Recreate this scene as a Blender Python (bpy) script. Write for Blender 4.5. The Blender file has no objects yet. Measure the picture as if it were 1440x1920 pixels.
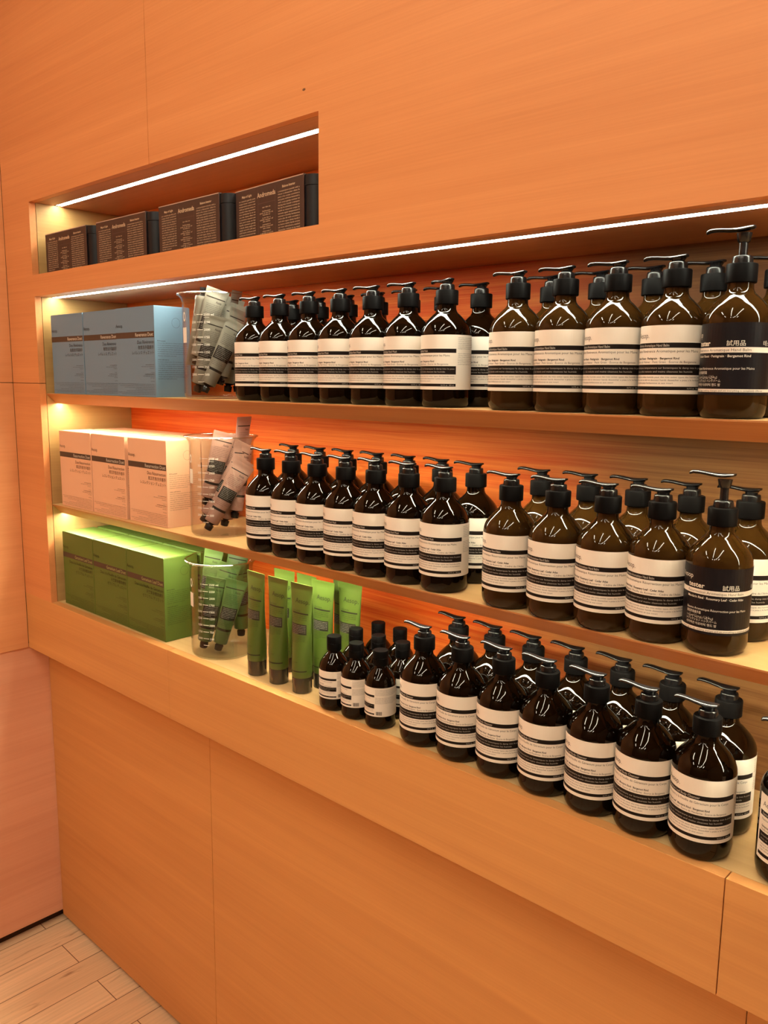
import bpy, bmesh, math, random
from mathutils import Vector, Matrix
from math import pi, sin, cos, radians as R

SC = bpy.context.scene
COL = SC.collection
random.seed(7)

# ------------------------------------------------------------ camera, world, exposure
cam_d = bpy.data.cameras.new('camera')
cam_d.sensor_fit = 'VERTICAL'; cam_d.sensor_height = 24.0; cam_d.sensor_width = 18.0
cam_d.lens = 1558.28 / 1920 * 24.0
cam_d.clip_start = 0.02
cam = bpy.data.objects.new('camera', cam_d); COL.objects.link(cam)
cam.location = (2.0208, -0.8572, 1.4496)
cam.rotation_euler = (1.4135, -0.0092, 0.7542)
SC.camera = cam
SC.view_settings.view_transform = 'Standard'; SC.view_settings.look = 'None'
SC.view_settings.gamma = 1.0; SC.view_settings.use_curve_mapping = False
SC.view_settings.exposure = 0.0
SC.cycles.use_adaptive_sampling = True; SC.cycles.adaptive_threshold = .04
SC.cycles.max_bounces = 7; SC.cycles.diffuse_bounces = 4; SC.cycles.glossy_bounces = 3; SC.cycles.transparent_max_bounces = 16
SC.cycles.use_denoising = True; SC.cycles.sample_clamp_indirect = 6
wd = bpy.data.worlds.new('world'); SC.world = wd; wd.use_nodes = True
wd.node_tree.nodes['Background'].inputs[0].default_value = (1, .8, .6, 1)
wd.node_tree.nodes['Background'].inputs[1].default_value = 0.02
CEIL_LIGHT = 53.0      # emission of the ceiling tubes
CEIL_COL = (.95, 0.84, 0.65)
LED_LIGHT = 86.0       # emission of the strips let into the shelving
LED_COL = (.96, .97, .78)

# ------------------------------------------------------------ materials
def srgb(r, g, b):
    f = lambda c: ((c/255+.055)/1.055)**2.4 if c/255 > .04045 else c/255/12.92
    return (f(r), f(g), f(b), 1)

def mat(name, col, rough=.5, coat=0, spec=.5, metal=0, emit=None, estr=0, bump=None):
    m = bpy.data.materials.new(name); m.use_nodes = True
    nt = m.node_tree; b = nt.nodes['Principled BSDF']
    b.inputs['Base Color'].default_value = tuple(col[:3]) + (1,)
    b.inputs['Roughness'].default_value = rough
    b.inputs['Coat Weight'].default_value = coat
    b.inputs['Coat Roughness'].default_value = .03; b.inputs['Coat IOR'].default_value = 1.36 if coat >= 1 else 1.5
    b.inputs['Specular IOR Level'].default_value = spec
    b.inputs['Metallic'].default_value = metal
    if emit:
        b.inputs['Emission Color'].default_value = tuple(emit) + (1,)
        b.inputs['Emission Strength'].default_value = estr
    if bump:
        tc = nt.nodes.new('ShaderNodeTexCoord'); n = nt.nodes.new('ShaderNodeTexNoise')
        n.inputs['Scale'].default_value = bump[0]; n.inputs['Detail'].default_value = 3
        bp = nt.nodes.new('ShaderNodeBump'); bp.inputs['Strength'].default_value = bump[1]
        bp.inputs['Distance'].default_value = .001
        nt.links.new(tc.outputs['Object'], n.inputs['Vector'])
        nt.links.new(n.outputs['Fac'], bp.inputs['Height']); nt.links.new(bp.outputs['Normal'], b.inputs['Normal'])
    return m

def wood(name, dark, light, grain='X', rough=.5, scale=1.0, contrast=1.0, shift=0.0, blend=None, spec=.3, fleck=0.25):
    """straight grained veneer; the grain runs along one world axis"""
    m = bpy.data.materials.new(name); m.use_nodes = True
    nt = m.node_tree; N = nt.nodes.new; L = nt.links.new
    b = nt.nodes['Principled BSDF']; b.inputs['Roughness'].default_value = rough
    b.inputs['Specular IOR Level'].default_value = spec
    tc = N('ShaderNodeTexCoord')
    def noise(sl, sa, detail, w, dist=0):
        mp = N('ShaderNodeMapping')
        s = [sa*scale]*3; s['XYZ'.index(grain)] = sl*scale
        mp.inputs['Scale'].default_value = s
        mp.inputs['Location'].default_value = (shift+w, shift*1.7, shift*.6+w)
        n = N('ShaderNodeTexNoise'); n.inputs['Scale'].default_value = 1; n.inputs['Detail'].default_value = detail
        n.inputs['Distortion'].default_value = dist
        L(tc.outputs['Object'], mp.inputs['Vector']); L(mp.outputs['Vector'], n.inputs['Vector'])
        return n.outputs['Fac']
    fine = noise(5, 420, 3, 1.3); mid = noise(1.2, 70, 3, 4.1, .4); broad = noise(.9, 9, 2, 8.7, .6)
    def mul(a, k):
        x = N('ShaderNodeMath'); x.operation = 'MULTIPLY'; L(a, x.inputs[0]); x.inputs[1].default_value = k; return x.outputs[0]
    def add(a, c):
        x = N('ShaderNodeMath'); x.operation = 'ADD'; L(a, x.inputs[0]); L(c, x.inputs[1]); return x.outputs[0]
    s = add(add(mul(fine, fleck), mul(mid, .40)), mul(broad, .75-fleck*.6))
    mr = N('ShaderNodeMapRange'); L(s, mr.inputs['Value'])
    mr.inputs['From Min'].default_value = .62 - .22/contrast; mr.inputs['From Max'].default_value = .62 + .22/contrast
    mx = N('ShaderNodeMix'); mx.data_type = 'RGBA'
    mx.inputs[6].default_value = dark; mx.inputs[7].default_value = light
    L(mr.outputs[0], mx.inputs[0]); out = mx.outputs[2]
    if blend:      # (x0, x1, dark2, light2): grain colours blend softly into a browner pair along X
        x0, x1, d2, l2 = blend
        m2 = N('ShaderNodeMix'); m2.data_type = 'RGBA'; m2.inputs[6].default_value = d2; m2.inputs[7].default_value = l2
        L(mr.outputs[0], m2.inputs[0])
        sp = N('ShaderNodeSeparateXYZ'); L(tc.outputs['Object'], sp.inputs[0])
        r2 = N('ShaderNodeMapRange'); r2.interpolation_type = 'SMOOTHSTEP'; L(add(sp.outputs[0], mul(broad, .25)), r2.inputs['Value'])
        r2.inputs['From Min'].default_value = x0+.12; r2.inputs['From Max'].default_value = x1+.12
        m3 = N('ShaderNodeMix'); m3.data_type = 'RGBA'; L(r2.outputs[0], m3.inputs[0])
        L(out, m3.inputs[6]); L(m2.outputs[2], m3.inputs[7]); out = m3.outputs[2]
    L(out, b.inputs['Base Color'])
    bp = N('ShaderNodeBump'); bp.inputs['Strength'].default_value = .12; bp.inputs['Distance'].default_value = .0006
    L(s, bp.inputs['Height']); L(bp.outputs['Normal'], b.inputs['Normal'])
    return m

W_D, W_L = (.62, .23, .078, 1), (.76, .315, .115, 1)
M_front = wood('veneer_front', W_D, W_L, 'X', contrast=1.0, fleck=.32)
M_left = wood('veneer_left', (.66, .275, .108, 1), (.78, .355, .15, 1), 'Y', shift=3)
M_leftlow = wood('veneer_left_low', (.68, .31, .18, 1), (.80, .40, .24, 1), 'Y', shift=5)
M_low = wood('veneer_low', (.55, .225, .066, 1), (.69, .31, .094, 1), 'X', shift=9, contrast=.9)
M_ledge = wood('veneer_ledge', (.58, .25, .078, 1), (.72, .34, .108, 1), 'X', shift=12)
M_ledge_top = wood('veneer_ledge_top', (.55, .34, .14, 1), (.70, .46, .21, 1), 'X', shift=15)
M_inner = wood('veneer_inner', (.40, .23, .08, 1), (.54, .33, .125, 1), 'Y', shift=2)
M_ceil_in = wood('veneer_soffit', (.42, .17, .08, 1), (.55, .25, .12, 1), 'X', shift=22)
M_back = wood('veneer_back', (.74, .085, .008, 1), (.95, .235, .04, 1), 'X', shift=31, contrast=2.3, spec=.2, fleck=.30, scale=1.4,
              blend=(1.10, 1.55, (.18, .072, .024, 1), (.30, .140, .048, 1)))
M_edge = wood('shelf_edge', (.42, .155, .05, 1), (.54, .24, .085, 1), 'X', shift=40)
M_dark = mat('gap_dark', (.05, .025, .012), .9)
M_room = wood('veneer_room', (.13, .07, .035, 1), (.18, .10, .05, 1), 'Z', shift=50)
M_ceiling = mat('ceiling_paint', (.12, .09, .07), .9, bump=(40, .1))

M_glass_wash = mat('amber_glass_gel', (.004, .0016, .0005), .3, coat=1.0, spec=.0)
M_glass_balm = mat('amber_glass_balm', (.026, .0108, .0022), .3, coat=1.0, spec=.0)
M_pump = mat('black_plastic', (.0045, .004, .0045), .25, spec=.45)
M_collar = mat('black_plastic_matte', (.0036, .0030, .0030), .45, spec=.045)
M_paper = mat('label_paper', (.83, .75, .645), .55, bump=(500, .05))
M_ink = mat('label_ink', (.012, .008, .007), .5, spec=.15)
M_inkgrey = mat('label_ink_grey', (.07, .05, .04), .6)
M_white = mat('label_white_ink', (.80, .74, .62), .5)
M_greyprint = mat('label_grey_print', (.42, .38, .33), .5)
M_tester = mat('tester_film', (.009, .007, .009), .4, spec=.2)

def glass_thin(name, lo=.032, hi=.85):
    m = bpy.data.materials.new(name); m.use_nodes = True
    nt = m.node_tree; nt.nodes.remove(nt.nodes['Principled BSDF'])
    o = nt.nodes['Material Output']; t = nt.nodes.new('ShaderNodeBsdfTransparent'); t.inputs[0].default_value = (.955, .965, .955, 1)
    g = nt.nodes.new('ShaderNodeBsdfGlossy'); g.inputs['Roughness'].default_value = .02
    lf = nt.nodes.new('ShaderNodeLayerWeight'); lf.inputs['Blend'].default_value = .5
    pw = nt.nodes.new('ShaderNodeMath'); pw.operation = 'POWER'; nt.links.new(lf.outputs['Facing'], pw.inputs[0]); pw.inputs[1].default_value = 4.5
    lw = nt.nodes.new('ShaderNodeMapRange'); nt.links.new(pw.outputs[0], lw.inputs[0]); lw.inputs['To Min'].default_value = lo; lw.inputs['To Max'].default_value = hi
    mx = nt.nodes.new('ShaderNodeMixShader')
    nt.links.new(lw.outputs[0], mx.inputs[0]); nt.links.new(t.outputs[0], mx.inputs[1]); nt.links.new(g.outputs[0], mx.inputs[2])
    nt.links.new(mx.outputs[0], o.inputs[0])
    return m
M_beaker = glass_thin('beaker_glass')
M_rim = glass_thin('beaker_rim_glass', .30, .95)

# ------------------------------------------------------------ mesh helpers
def new_obj(name, bm, mats, parent=None, smooth=False, angle=None):
    me = bpy.data.meshes.new(name)
    bm.normal_update(); bm.to_mesh(me); bm.free()
    if not isinstance(mats, (list, tuple)): mats = [mats]
    for m in mats: me.materials.append(m)
    if smooth:
        for p in me.polygons: p.use_smooth = True
        if angle: me.set_sharp_from_angle(angle=R(angle))
    o = bpy.data.objects.new(name, me); COL.objects.link(o)
    if parent: o.parent = parent
    return o

def empty(name, loc=(0, 0, 0), rz=0):
    o = bpy.data.objects.new(name, None); COL.objects.link(o)
    o.empty_display_size = .02; o.location = loc; o.rotation_euler = (0, 0, rz); return o

def tag(o, label=None, cat=None, group=None, kind=None):
    if label: o['label'] = label
    if cat: o['category'] = cat
    if group: o['group'] = group
    if kind: o['kind'] = kind
    return o

def copy_tree(o, parent=None):
    c = o.copy(); COL.objects.link(c)
    if parent: c.parent = parent
    for ch in KIDS.get(o.name, []):
        k = copy_tree(ch, c); KIDS.setdefault(c.name, []).append(k)
    return c
KIDS = {}
def kid(o, ch):
    KIDS.setdefault(o.name, []).append(ch); return ch

def box(bm, x0, x1, y0, y1, z0, z1, mi=0, bev=0):
    vs = [bm.verts.new(p) for p in ((x0,y0,z0),(x1,y0,z0),(x1,y1,z0),(x0,y1,z0),(x0,y0,z1),(x1,y0,z1),(x1,y1,z1),(x0,y1,z1))]
    fs = []
    for f in ((0,3,2,1),(4,5,6,7),(0,1,5,4),(1,2,6,5),(2,3,7,6),(3,0,4,7)):
        q = bm.faces.new([vs[i] for i in f]); q.material_index = mi; fs.append(q)
    if bev:
        es = list({e for f in fs for e in f.edges})
        bmesh.ops.bevel(bm, geom=es, offset=bev, segments=2, profile=.6, affect='EDGES')
    return fs

def catmull(pts, n=4):
    out = []
    for i in range(len(pts)-1):
        p0 = pts[max(i-1, 0)]; p1 = pts[i]; p2 = pts[i+1]; p3 = pts[min(i+2, len(pts)-1)]
        for k in range(n):
            t = k/n
            out.append(tuple(.5*((2*b)+(-a+c)*t+(2*a-5*b+4*c-d)*t*t+(-a+3*b-3*c+d)*t**3) for a, b, c, d in zip(p0, p1, p2, p3)))
    out.append(pts[-1]); return out

def lathe(bm, prof, seg=48, mi=0, cap0=True, cap1=True, mat4=None, ripple=None):
    """prof: (r, z) pairs bottom to top"""
    rings = []
    for r, z in prof:
        ring = []
        for k in range(seg):
            a = 2*pi*k/seg
            rr = r*(1+(ripple if (ripple and k % 2) else 0))
            v = Vector((rr*cos(a), rr*sin(a), z))
            ring.append(bm.verts.new(mat4 @ v if mat4 else v))
        rings.append(ring)
    for a, b in zip(rings, rings[1:]):
        for k in range(seg):
            f = bm.faces.new((a[k], a[(k+1) % seg], b[(k+1) % seg], b[k])); f.material_index = mi; f.smooth = True
    if cap0: bm.faces.new(rings[0][::-1]).material_index = mi
    if cap1: bm.faces.new(rings[-1]).material_index = mi
    return rings

# ------------------------------------------------------------ lettering
_tc = {}
def text_geo(s, size, bold=0.0, xscale=1.0):
    key = (s, bold)
    if key not in _tc:
        c = bpy.data.curves.new('glyphs', 'FONT'); c.body = s; c.size = 1; c.offset = bold; c.resolution_u = 2
        o = bpy.data.objects.new('glyphs', c); COL.objects.link(o)
        bpy.context.view_layer.update()
        me = bpy.data.meshes.new_from_object(o.evaluated_get(bpy.context.evaluated_depsgraph_get()))
        vs = [(v.co.x, v.co.y) for v in me.vertices]; fs = [tuple(p.vertices) for p in me.polygons]
        bpy.data.objects.remove(o); bpy.data.curves.remove(c); bpy.data.meshes.remove(me)
        xs = [v[0] for v in vs] or [0]
        _tc[key] = (vs, fs, min(xs), max(xs))
    vs, fs, a, b = _tc[key]
    return [(x*size*xscale, y*size) for x, y in vs], fs, a*size*xscale, b*size*xscale

def put_text(bm, s, size, x, z, fn, mi=0, align='L', bold=0.0, width=None, xscale=1.0):
    """lay a line of lettering at (x, z) of a flat layout; fn folds layout coordinates into space"""
    vs, fs, a, b = text_geo(s, size, bold, xscale)
    k = 1.0
    if width and b > a: k = width/(b-a)
    off = x - a*k if align == 'L' else (x - b*k if align == 'R' else x-(a+b)/2*k)
    vv = [bm.verts.new(fn(px*k+off, pz+z)) for px, pz in vs]
    for f in fs:
        try: q = bm.faces.new([vv[i] for i in f]); q.material_index = mi
        except ValueError: pass

def rect(bm, x0, x1, z0, z1, fn, mi=0, nx=1):
    for i in range(nx):
        a = x0+(x1-x0)*i/nx; b = x0+(x1-x0)*(i+1)/nx
        f = bm.faces.new([bm.verts.new(fn(*p)) for p in ((a, z0), (b, z0), (b, z1), (a, z1))]); f.material_index = mi

WORDS = ("gently cleanses the skin without drying and leaves hands soft refreshed with a subtle aroma of citrus woody and "
         "herbaceous botanical extracts massage into damp hands rinse well enriched to hydrate and nourish apply as often as needed "
         "convient a tous types de peau nettoie en douceur les mains et le corps sans les dessecher aux extraits botaniques "
         "masser sur peau humide puis rincer eviter le contour des yeux conserver a temperature ambiante").split()
def para(n, seed):
    r = random.Random(seed); s = ''
    while len(s) < n: s += r.choice(WORDS)+' '
    return s[:n].strip()
def put_para(bm, x0, x1, z, lines, size, pitch, fn, mi, seed, align='J', last=.6, bold=0):
    for i in range(lines):
        n = int((x1-x0)/(size*.50)); w = x1-x0
        if i == lines-1 and lines > 1: n = int(n*last); w *= last
        put_text(bm, para(n, seed+i), size, x0 if align != 'R' else x1, z-i*pitch, fn, mi, 'R' if align == 'R' else 'L', bold, width=w)

# ============================================================ THE ROOM
FT = .0146                      # thickness of the front veneer panels
XR, YB, ZC = 3.7, -3.2, 2.75    # right wall, rear wall, ceiling
AX0, AX1, AZ0, AZ1 = .1359, 1.0815, 1.674, 1.8305   # small upper niche
BX0, BZ0, BZ1 = .1405, .9213, 1.6272                # large niche
BX1 = XR - .25
ND = .228                       # depth of the niches
LZ = .78                        # underside of the ledge
S1, S2 = 1.4128, 1.1563         # shelf tops
LY = .0514                      # plane of the panels under the ledge

def struct(name, bm, m, parent=None):
    o = new_obj(name, bm, m, parent)
    if not parent: o['kind'] = 'structure'
    return o

bm = bmesh.new(); box(bm, -.3, XR+.3, YB-.2, .4, -.05, 0)
M_floor = bpy.data.materials.new('floor_boards'); M_floor.use_nodes = True
nt = M_floor.node_tree; N = nt.nodes.new; L = nt.links.new; b = nt.nodes['Principled BSDF']; b.inputs['Roughness'].default_value = .5
tc = N('ShaderNodeTexCoord'); mp = N('ShaderNodeMapping'); mp.inputs['Rotation'].default_value = (0, 0, R(90)); L(tc.outputs['Object'], mp.inputs[0])
br = N('ShaderNodeTexBrick'); br.inputs['Scale'].default_value = 1; br.inputs['Brick Width'].default_value = 3.1; br.inputs['Row Height'].default_value = .092
br.inputs['Mortar Size'].default_value = .0012; br.inputs['Mortar Smooth'].default_value = .3; br.inputs['Bias'].default_value = 0
br.inputs['Color1'].default_value = (.84, .58, .34, 1); br.inputs['Color2'].default_value = (.74, .48, .27, 1); br.inputs['Mortar'].default_value = (.17, .07, .03, 1)
L(mp.outputs[0], br.inputs['Vector'])
m2 = N('ShaderNodeMapping'); m2.inputs['Scale'].default_value = (160, 4, 1); L(tc.outputs['Object'], m2.inputs[0])
n1 = N('ShaderNodeTexNoise'); n1.inputs['Scale'].default_value = 1; n1.inputs['Detail'].default_value = 4; L(m2.outputs[0], n1.inputs['Vector'])
m3 = N('ShaderNodeMapping'); m3.inputs['Scale'].default_value = (26, 3, 1); L(tc.outputs['Object'], m3.inputs[0])
n2 = N('ShaderNodeTexNoise'); n2.inputs['Scale'].default_value = 1; n2.inputs['Detail'].default_value = 5; n2.inputs['Distortion'].default_value = 1.5; L(m3.outputs[0], n2.inputs['Vector'])
cr = N('ShaderNodeMapRange'); cr.inputs['From Min'].default_value = .66; cr.inputs['From Max'].default_value = .76; L(n2.outputs[0], cr.inputs[0])
mm = N('ShaderNodeMix'); mm.data_type = 'RGBA'; mm.blend_type = 'MULTIPLY'; mm.inputs[0].default_value = 1
r1 = N('ShaderNodeMapRange'); r1.inputs['To Min'].default_value = .72; r1.inputs['To Max'].default_value = 1.25; L(n1.outputs[0], r1.inputs[0])
L(br.outputs[0], mm.inputs[6]); L(r1.outputs[0], mm.inputs[7])
m4 = N('ShaderNodeMix'); m4.data_type = 'RGBA'; L(cr.outputs[0], m4.inputs[0]); L(mm.outputs[2], m4.inputs[6]); m4.inputs[7].default_value = (.36, .17, .08, 1)
L(m4.outputs[2], b.inputs['Base Color'])
struct('floor', bm, M_floor)

bm = bmesh.new(); box(bm, -.3, XR+.3, YB-.2, .4, ZC, ZC+.05); struct('ceiling', bm, M_ceiling)
bm = bmesh.new(); box(bm, XR, XR+.05, YB, .3, 0, ZC); struct('wall_right', bm, M_room)
bm = bmesh.new(); box(bm, -.1, XR, YB-.05, YB, 0, ZC); struct('wall_rear', bm, M_room)

# left wall: an upper field of veneer standing a little proud of the lower one
wl = empty('wall_left'); wl['kind'] = 'structure'
bm = bmesh.new()
box(bm, -.03, 0, YB, -.0005, LZ, 1.4348); box(bm, -.03, 0, YB, -.0005, 1.4362, ZC)
new_obj('upper_panel', bm, M_left, wl)
bm = bmesh.new(); box(bm, -.03, -.006, YB, .30, .030, LZ-.0008); new_obj('lower_panel', bm, M_leftlow, wl)
bm = bmesh.new(); box(bm, -.09, -.0305, YB, .30, 0, ZC); new_obj('backing', bm, M_dark, wl)

# front wall
wf = empty('wall_front'); wf['kind'] = 'structure'
g = .0006
bm = bmesh.new()
SX = .6293
SZ = 1.4353
# left stile (seam in it at SZ), the field above split at SX
box(bm, .0012, AX0, 0, FT, SZ+g, ZC)
box(bm, .0012, BX0, 0, FT, BZ0, SZ-g)
box(bm, AX0, SX-g, 0, FT, AZ1, ZC)
box(bm, SX+g, AX1, 0, FT, AZ1, ZC)
box(bm, AX1, 2.05, 0, FT, BZ1, ZC); box(bm, 2.05+2*g, XR, 0, FT, BZ1, ZC)
box(bm, BX0, AX1, 0, FT, BZ1, AZ0)
box(bm, AX0, BX0, 0, FT, SZ+g, AZ0)
box(bm, BX1, XR, 0, FT, BZ0, BZ1)
bmesh.ops.remove_doubles(bm, verts=bm.verts, dist=1e-6)
new_obj('front_panel', bm, M_front, wf)
# tiny knot in the veneer
bm = bmesh.new()
M_knot = mat('knot', (.16, .06, .02), .6)
vs = [bm.verts.new((1.0507+.0035*cos(a), -.00015, 1.8656+.0018*sin(a))) for a in [2*pi*i/10 for i in range(10)]]
bm.faces.new(vs); new_obj('knot', bm, M_knot, wf)
# backing behind the panels around the niches (dark joints)
bm = bmesh.new()
box(bm, -.03, AX0-.012, FT+.0005, ND+.03, LZ+.15, ZC)
box(bm, AX0-.012, XR, FT+.0005, ND+.03, AZ1+.014, ZC)
box(bm, AX1+.012, XR, FT+.0005, ND+.03, BZ1+.014, AZ1+.014)
box(bm, AX0-.012, AX1+.012, FT+.0005, ND+.03, BZ1+.014, AZ0-.012)
box(bm, BX1+.012, XR, FT+.0005, ND+.03, BZ0, BZ1+.014)
new_obj('backing', bm, M_dark, wf)
# linings of the two niches
def lining(x0, x1, z0, z1, name, bottom):
    y0 = FT+.0012
    s = new_obj('niche_lining', (lambda b: (box(b, x0-.011, x0+.0003, y0, ND, z0-.004, z1), b)[1])(bmesh.new()), M_inner, wf)
    s['label'] = 'pale side lining of the niche'
    bm = bmesh.new(); box(bm, x1-.0003, x1+.011, y0, ND, z0-.004, z1); new_obj('niche_lining', bm, M_inner, wf)
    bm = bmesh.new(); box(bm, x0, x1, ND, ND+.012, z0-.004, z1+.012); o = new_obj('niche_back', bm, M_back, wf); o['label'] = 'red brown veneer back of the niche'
    # soffit with a groove that takes the strip
    bm = bmesh.new()
    gy0, gy1 = (.0560, .0720) if name == 'A' else (.0345, .0520)
    box(bm, x0, x1, y0, gy0, z1+.0002, z1+.012); box(bm, x0, x1, gy1, ND, z1+.0002, z1+.012); box(bm, x0, x1, gy0, gy1, z1+.006, z1+.012)
    new_obj('niche_soffit', bm, M_ceil_in, wf)
    if bottom:
        bm = bmesh.new(); box(bm, x0, x1, y0, ND, z0-.012, z0-.0002); new_obj('niche_floor', bm, M_inner, wf)
    return gy0, gy1
ga = lining(AX0, AX1, AZ0, AZ1, 'A', True)
gb = lining(BX0, BX1, BZ0, BZ1, 'B', False)

# panels under the ledge
bm = bmesh.new()
sx2, sx3 = .698, 1.7464
for a, c in ((-.004, sx2-g), (sx2+g, sx3-g), (sx3+g, 2.80-g), (2.80+g, XR)):
    box(bm, a, c, LY, LY+.018, .018, LZ+.01)
new_obj('lower_panel', bm, M_low, wf)
bm = bmesh.new(); box(bm, -.0055, XR, LY+.019, .30, 0, LZ+.0); new_obj('toe_recess', bm, M_dark, wf)

# ledge: deep board with apron, in lengths
led = empty('display_ledge', (0, 0, LZ))
tag(led, 'thick orange veneered counter ledge running under the whole shelving bay', 'ledge')
bm = bmesh.new()
for a, c in ((.0012, .6385-g/2), (.6385+g/2, 1.7282-g), (1.7282+g, XR)):
    box(bm, a, c, 0, .018, 0, BZ0-LZ, 0, .0006)
new_obj('apron', bm, M_ledge, led)
bm = bmesh.new()
for a, c in ((BX0-.013, BX1+.01),):
    box(bm, a, c, .0183, ND-.0002, BZ0-LZ-.016, BZ0-LZ-.0001)
new_obj('top_board', bm, M_ledge_top, led)
bm = bmesh.new(); box(bm, .002, XR-.002, .0185, LY+.03, .0005, .016); new_obj('underside', bm, M_low, led)

# shelves with an undercut front edge
def shelf(z, label):
    o = empty('wooden_shelf', (0, 0, z)); tag(o, label, 'shelf')
    bm = bmesh.new()
    pr = [(FT, 0), (FT, -.002), (.0368, -.0232), (.0395, -.0232), (.0395, -.0165), (.0505, -.0165), (.0505, -.0232), (ND-.001, -.0232), (ND-.001, 0)]
    x0, x1 = BX0+.0006, BX1-.0006
    A = [bm.verts.new((x0, y, zz)) for y, zz in pr]; B = [bm.verts.new((x1, y, zz)) for y, zz in pr]
    n = len(pr)
    for i in range(n):
        f = bm.faces.new((A[i], A[(i+1) % n], B[(i+1) % n], B[i]))
        f.material_index = 1 if i in (0, 1) else (2 if i == n-1 else 0)
    bm.faces.new(A[::-1]); bm.faces.new(B); bmesh.ops.triangulate(bm, faces=[f for f in bm.faces if len(f.verts) > 4])
    bmesh.ops.recalc_face_normals(bm, faces=bm.faces)
    new_obj('board', bm, [M_inner_x, M_edge, M_top_x], o)
    return o
M_inner_x = wood('veneer_shelf_under', (.50, .28, .11, 1), (.62, .38, .17, 1), 'X', shift=61)
M_top_x = wood('veneer_shelf_top', (.58, .34, .13, 1), (.74, .46, .20, 1), 'X', shift=66)
shelf(S1, 'upper wooden shelf with slanted edge, under the blue boxes')
shelf(S2, 'lower wooden shelf with slanted edge, under the pink boxes')

# ------------------------------------------------------------ light strips
M_led = mat('led_diffuser', (.9, .9, .9), .5, emit=LED_COL, estr=LED_LIGHT*.65)
M_led2 = mat('led_diffuser_shelf', (.9, .9, .9), .5, emit=(1.0, .95, .68), estr=LED_LIGHT*1.4)
M_alu = mat('aluminium', (.6, .6, .6), .35, metal=1)
def strip(x0, x1, y0, y1, z, label, m, h=.004, lip=True):
    o = empty('led_strip', ((x0+x1)/2, (y0+y1)/2, z)); tag(o, label, 'light strip', 'light strips along the shelving')
    bm = bmesh.new(); hx = (x1-x0)/2; hy = (y1-y0)/2
    box(bm, -hx, hx, -hy+.0012, hy-.0012, 0, h); new_obj('diffuser', bm, m, o)
    bm = bmesh.new()
    box(bm, -hx, hx, -hy, -hy+.0011, 0, h+.001); box(bm, -hx, hx, hy-.0011, hy, 0, h+.001); box(bm, -hx, hx, -hy, hy, h+.001, h+.0019)
    new_obj('channel', bm, M_alu, o)
strip(AX0+.012, AX1-.001, ga[0], ga[1], AZ1-.0005, 'glowing white strip in the ceiling of the small upper niche', M_led)
strip(BX0+.012, BX1-.001, gb[0], gb[1], BZ1-.0005, 'long glowing white strip in the ceiling of the large niche', M_led)
strip(BX0+.008, BX1-.001, .0397, .0503, S1-.0230, 'strip hidden under the upper shelf lighting the pink boxes', M_led2, .0045)
strip(BX0+.008, BX1-.001, .0397, .0503, S2-.0230, 'strip hidden under the lower shelf lighting the green boxes', M_led2, .0045)

# ------------------------------------------------------------ ceiling lamps of the shop
M_tube = mat('lamp_diffuser', (.9, .9, .9), .5, emit=CEIL_COL, estr=CEIL_LIGHT)
for i, (x, y, l, w) in enumerate(((2.15, -1.15, 1.5, .048), (1.50, -1.25, 1.5, .048), (2.05, -2.35, .6, .07), (2.45, -2.35, .6, .07), (1.45, -2.75, .5, .07), (1.85, -2.75, .5, .07), (.62, -1.1, .6, .07), (.62, -2.2, .6, .07))):
    o = empty('ceiling_lamp', (x, y, ZC)); tag(o, 'slim ceiling lamp with a bright diffuser', 'lamp', 'ceiling lamps of the shop')
    bm = bmesh.new(); box(bm, -w/2, w/2, -l/2, l/2, -.03, -.012); new_obj('diffuser', bm, M_tube, o)
    bm = bmesh.new(); box(bm, -w/2-.01, w/2+.01, -l/2-.01, l/2+.01, -.012, -.0005); new_obj('housing', bm, M_alu, o)

# ============================================================ BOTTLES
PR = [(.0, .0012), (.022, .0006), (.0285, .0010), (.0318, .0038), (.0340, .0085), (.0350, .0145), (.0350, .022)]
PR2 = [(.0350, .0975), (.0345, .1038), (.0325, .1100), (.0289, .1160), (.0242, .1215), (.0190, .1268), (.0152, .1305), (.0134, .1340), (.0130, .138), (.0130, .142)]
def bottle_mesh(mt, k=1.0, prof=None):
    bm = bmesh.new()
    pr = prof or ([p for p in catmull(PR[1:], 3)] + catmull(PR2, 5))
    lathe(bm, [(r*k, z*k) for r, z in pr], 72)
    return bm

LBL = {
 'w1': ('Reverence Aromatique Hand Wash', 'Nettoyant Révérence Aromatique pour les Mains', 'Vetiver Root · Petitgrain · Bergamot Rind', 'Racine de Vétiver · Petit Grain · Écorce de Bergamote'),
 'b1': ('Reverence Aromatique Hand Balm', 'Baume Révérence Aromatique pour les Mains', 'Vetiver Root · Petitgrain · Bergamot Rind', 'Racine de Vétiver · Petit Grain · Écorce de Bergamote'),
 'w2': ('Resurrection Aromatique Hand Wash', 'Nettoyant Résurrection Aromatique pour les Mains', 'Mandarin Rind · Rosemary Leaf · Cedar Atlas', 'Mandarine · Feuille de Romarin · Cèdre de l\'Atlas'),
 'b2': ('Resurrection Aromatique Hand Balm', 'Baume Aromatique Résurrection pour les Mains', 'Mandarin Rind · Rosemary Leaf · Cedar Atlas', 'Mandarine · Feuille de Romarin · Cèdre de l\'Atlas'),
 'g3': ('Geranium Leaf Body Cleanser', 'Nettoyant à la Feuille de Géranium pour le Corps', 'Geranium Leaf · Mandarin Rind · Bergamot Rind', 'Feuille de Géranium · Écorce de Mandarine · Écorce de Bergamote'),
}
MM = .001
def cyl(r, a0):
    """layout x (metres along the label from angle a0) and z -> point on a cylinder"""
    return lambda x, z: (r*cos(a0+x/r), r*sin(a0+x/r), z)

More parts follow.
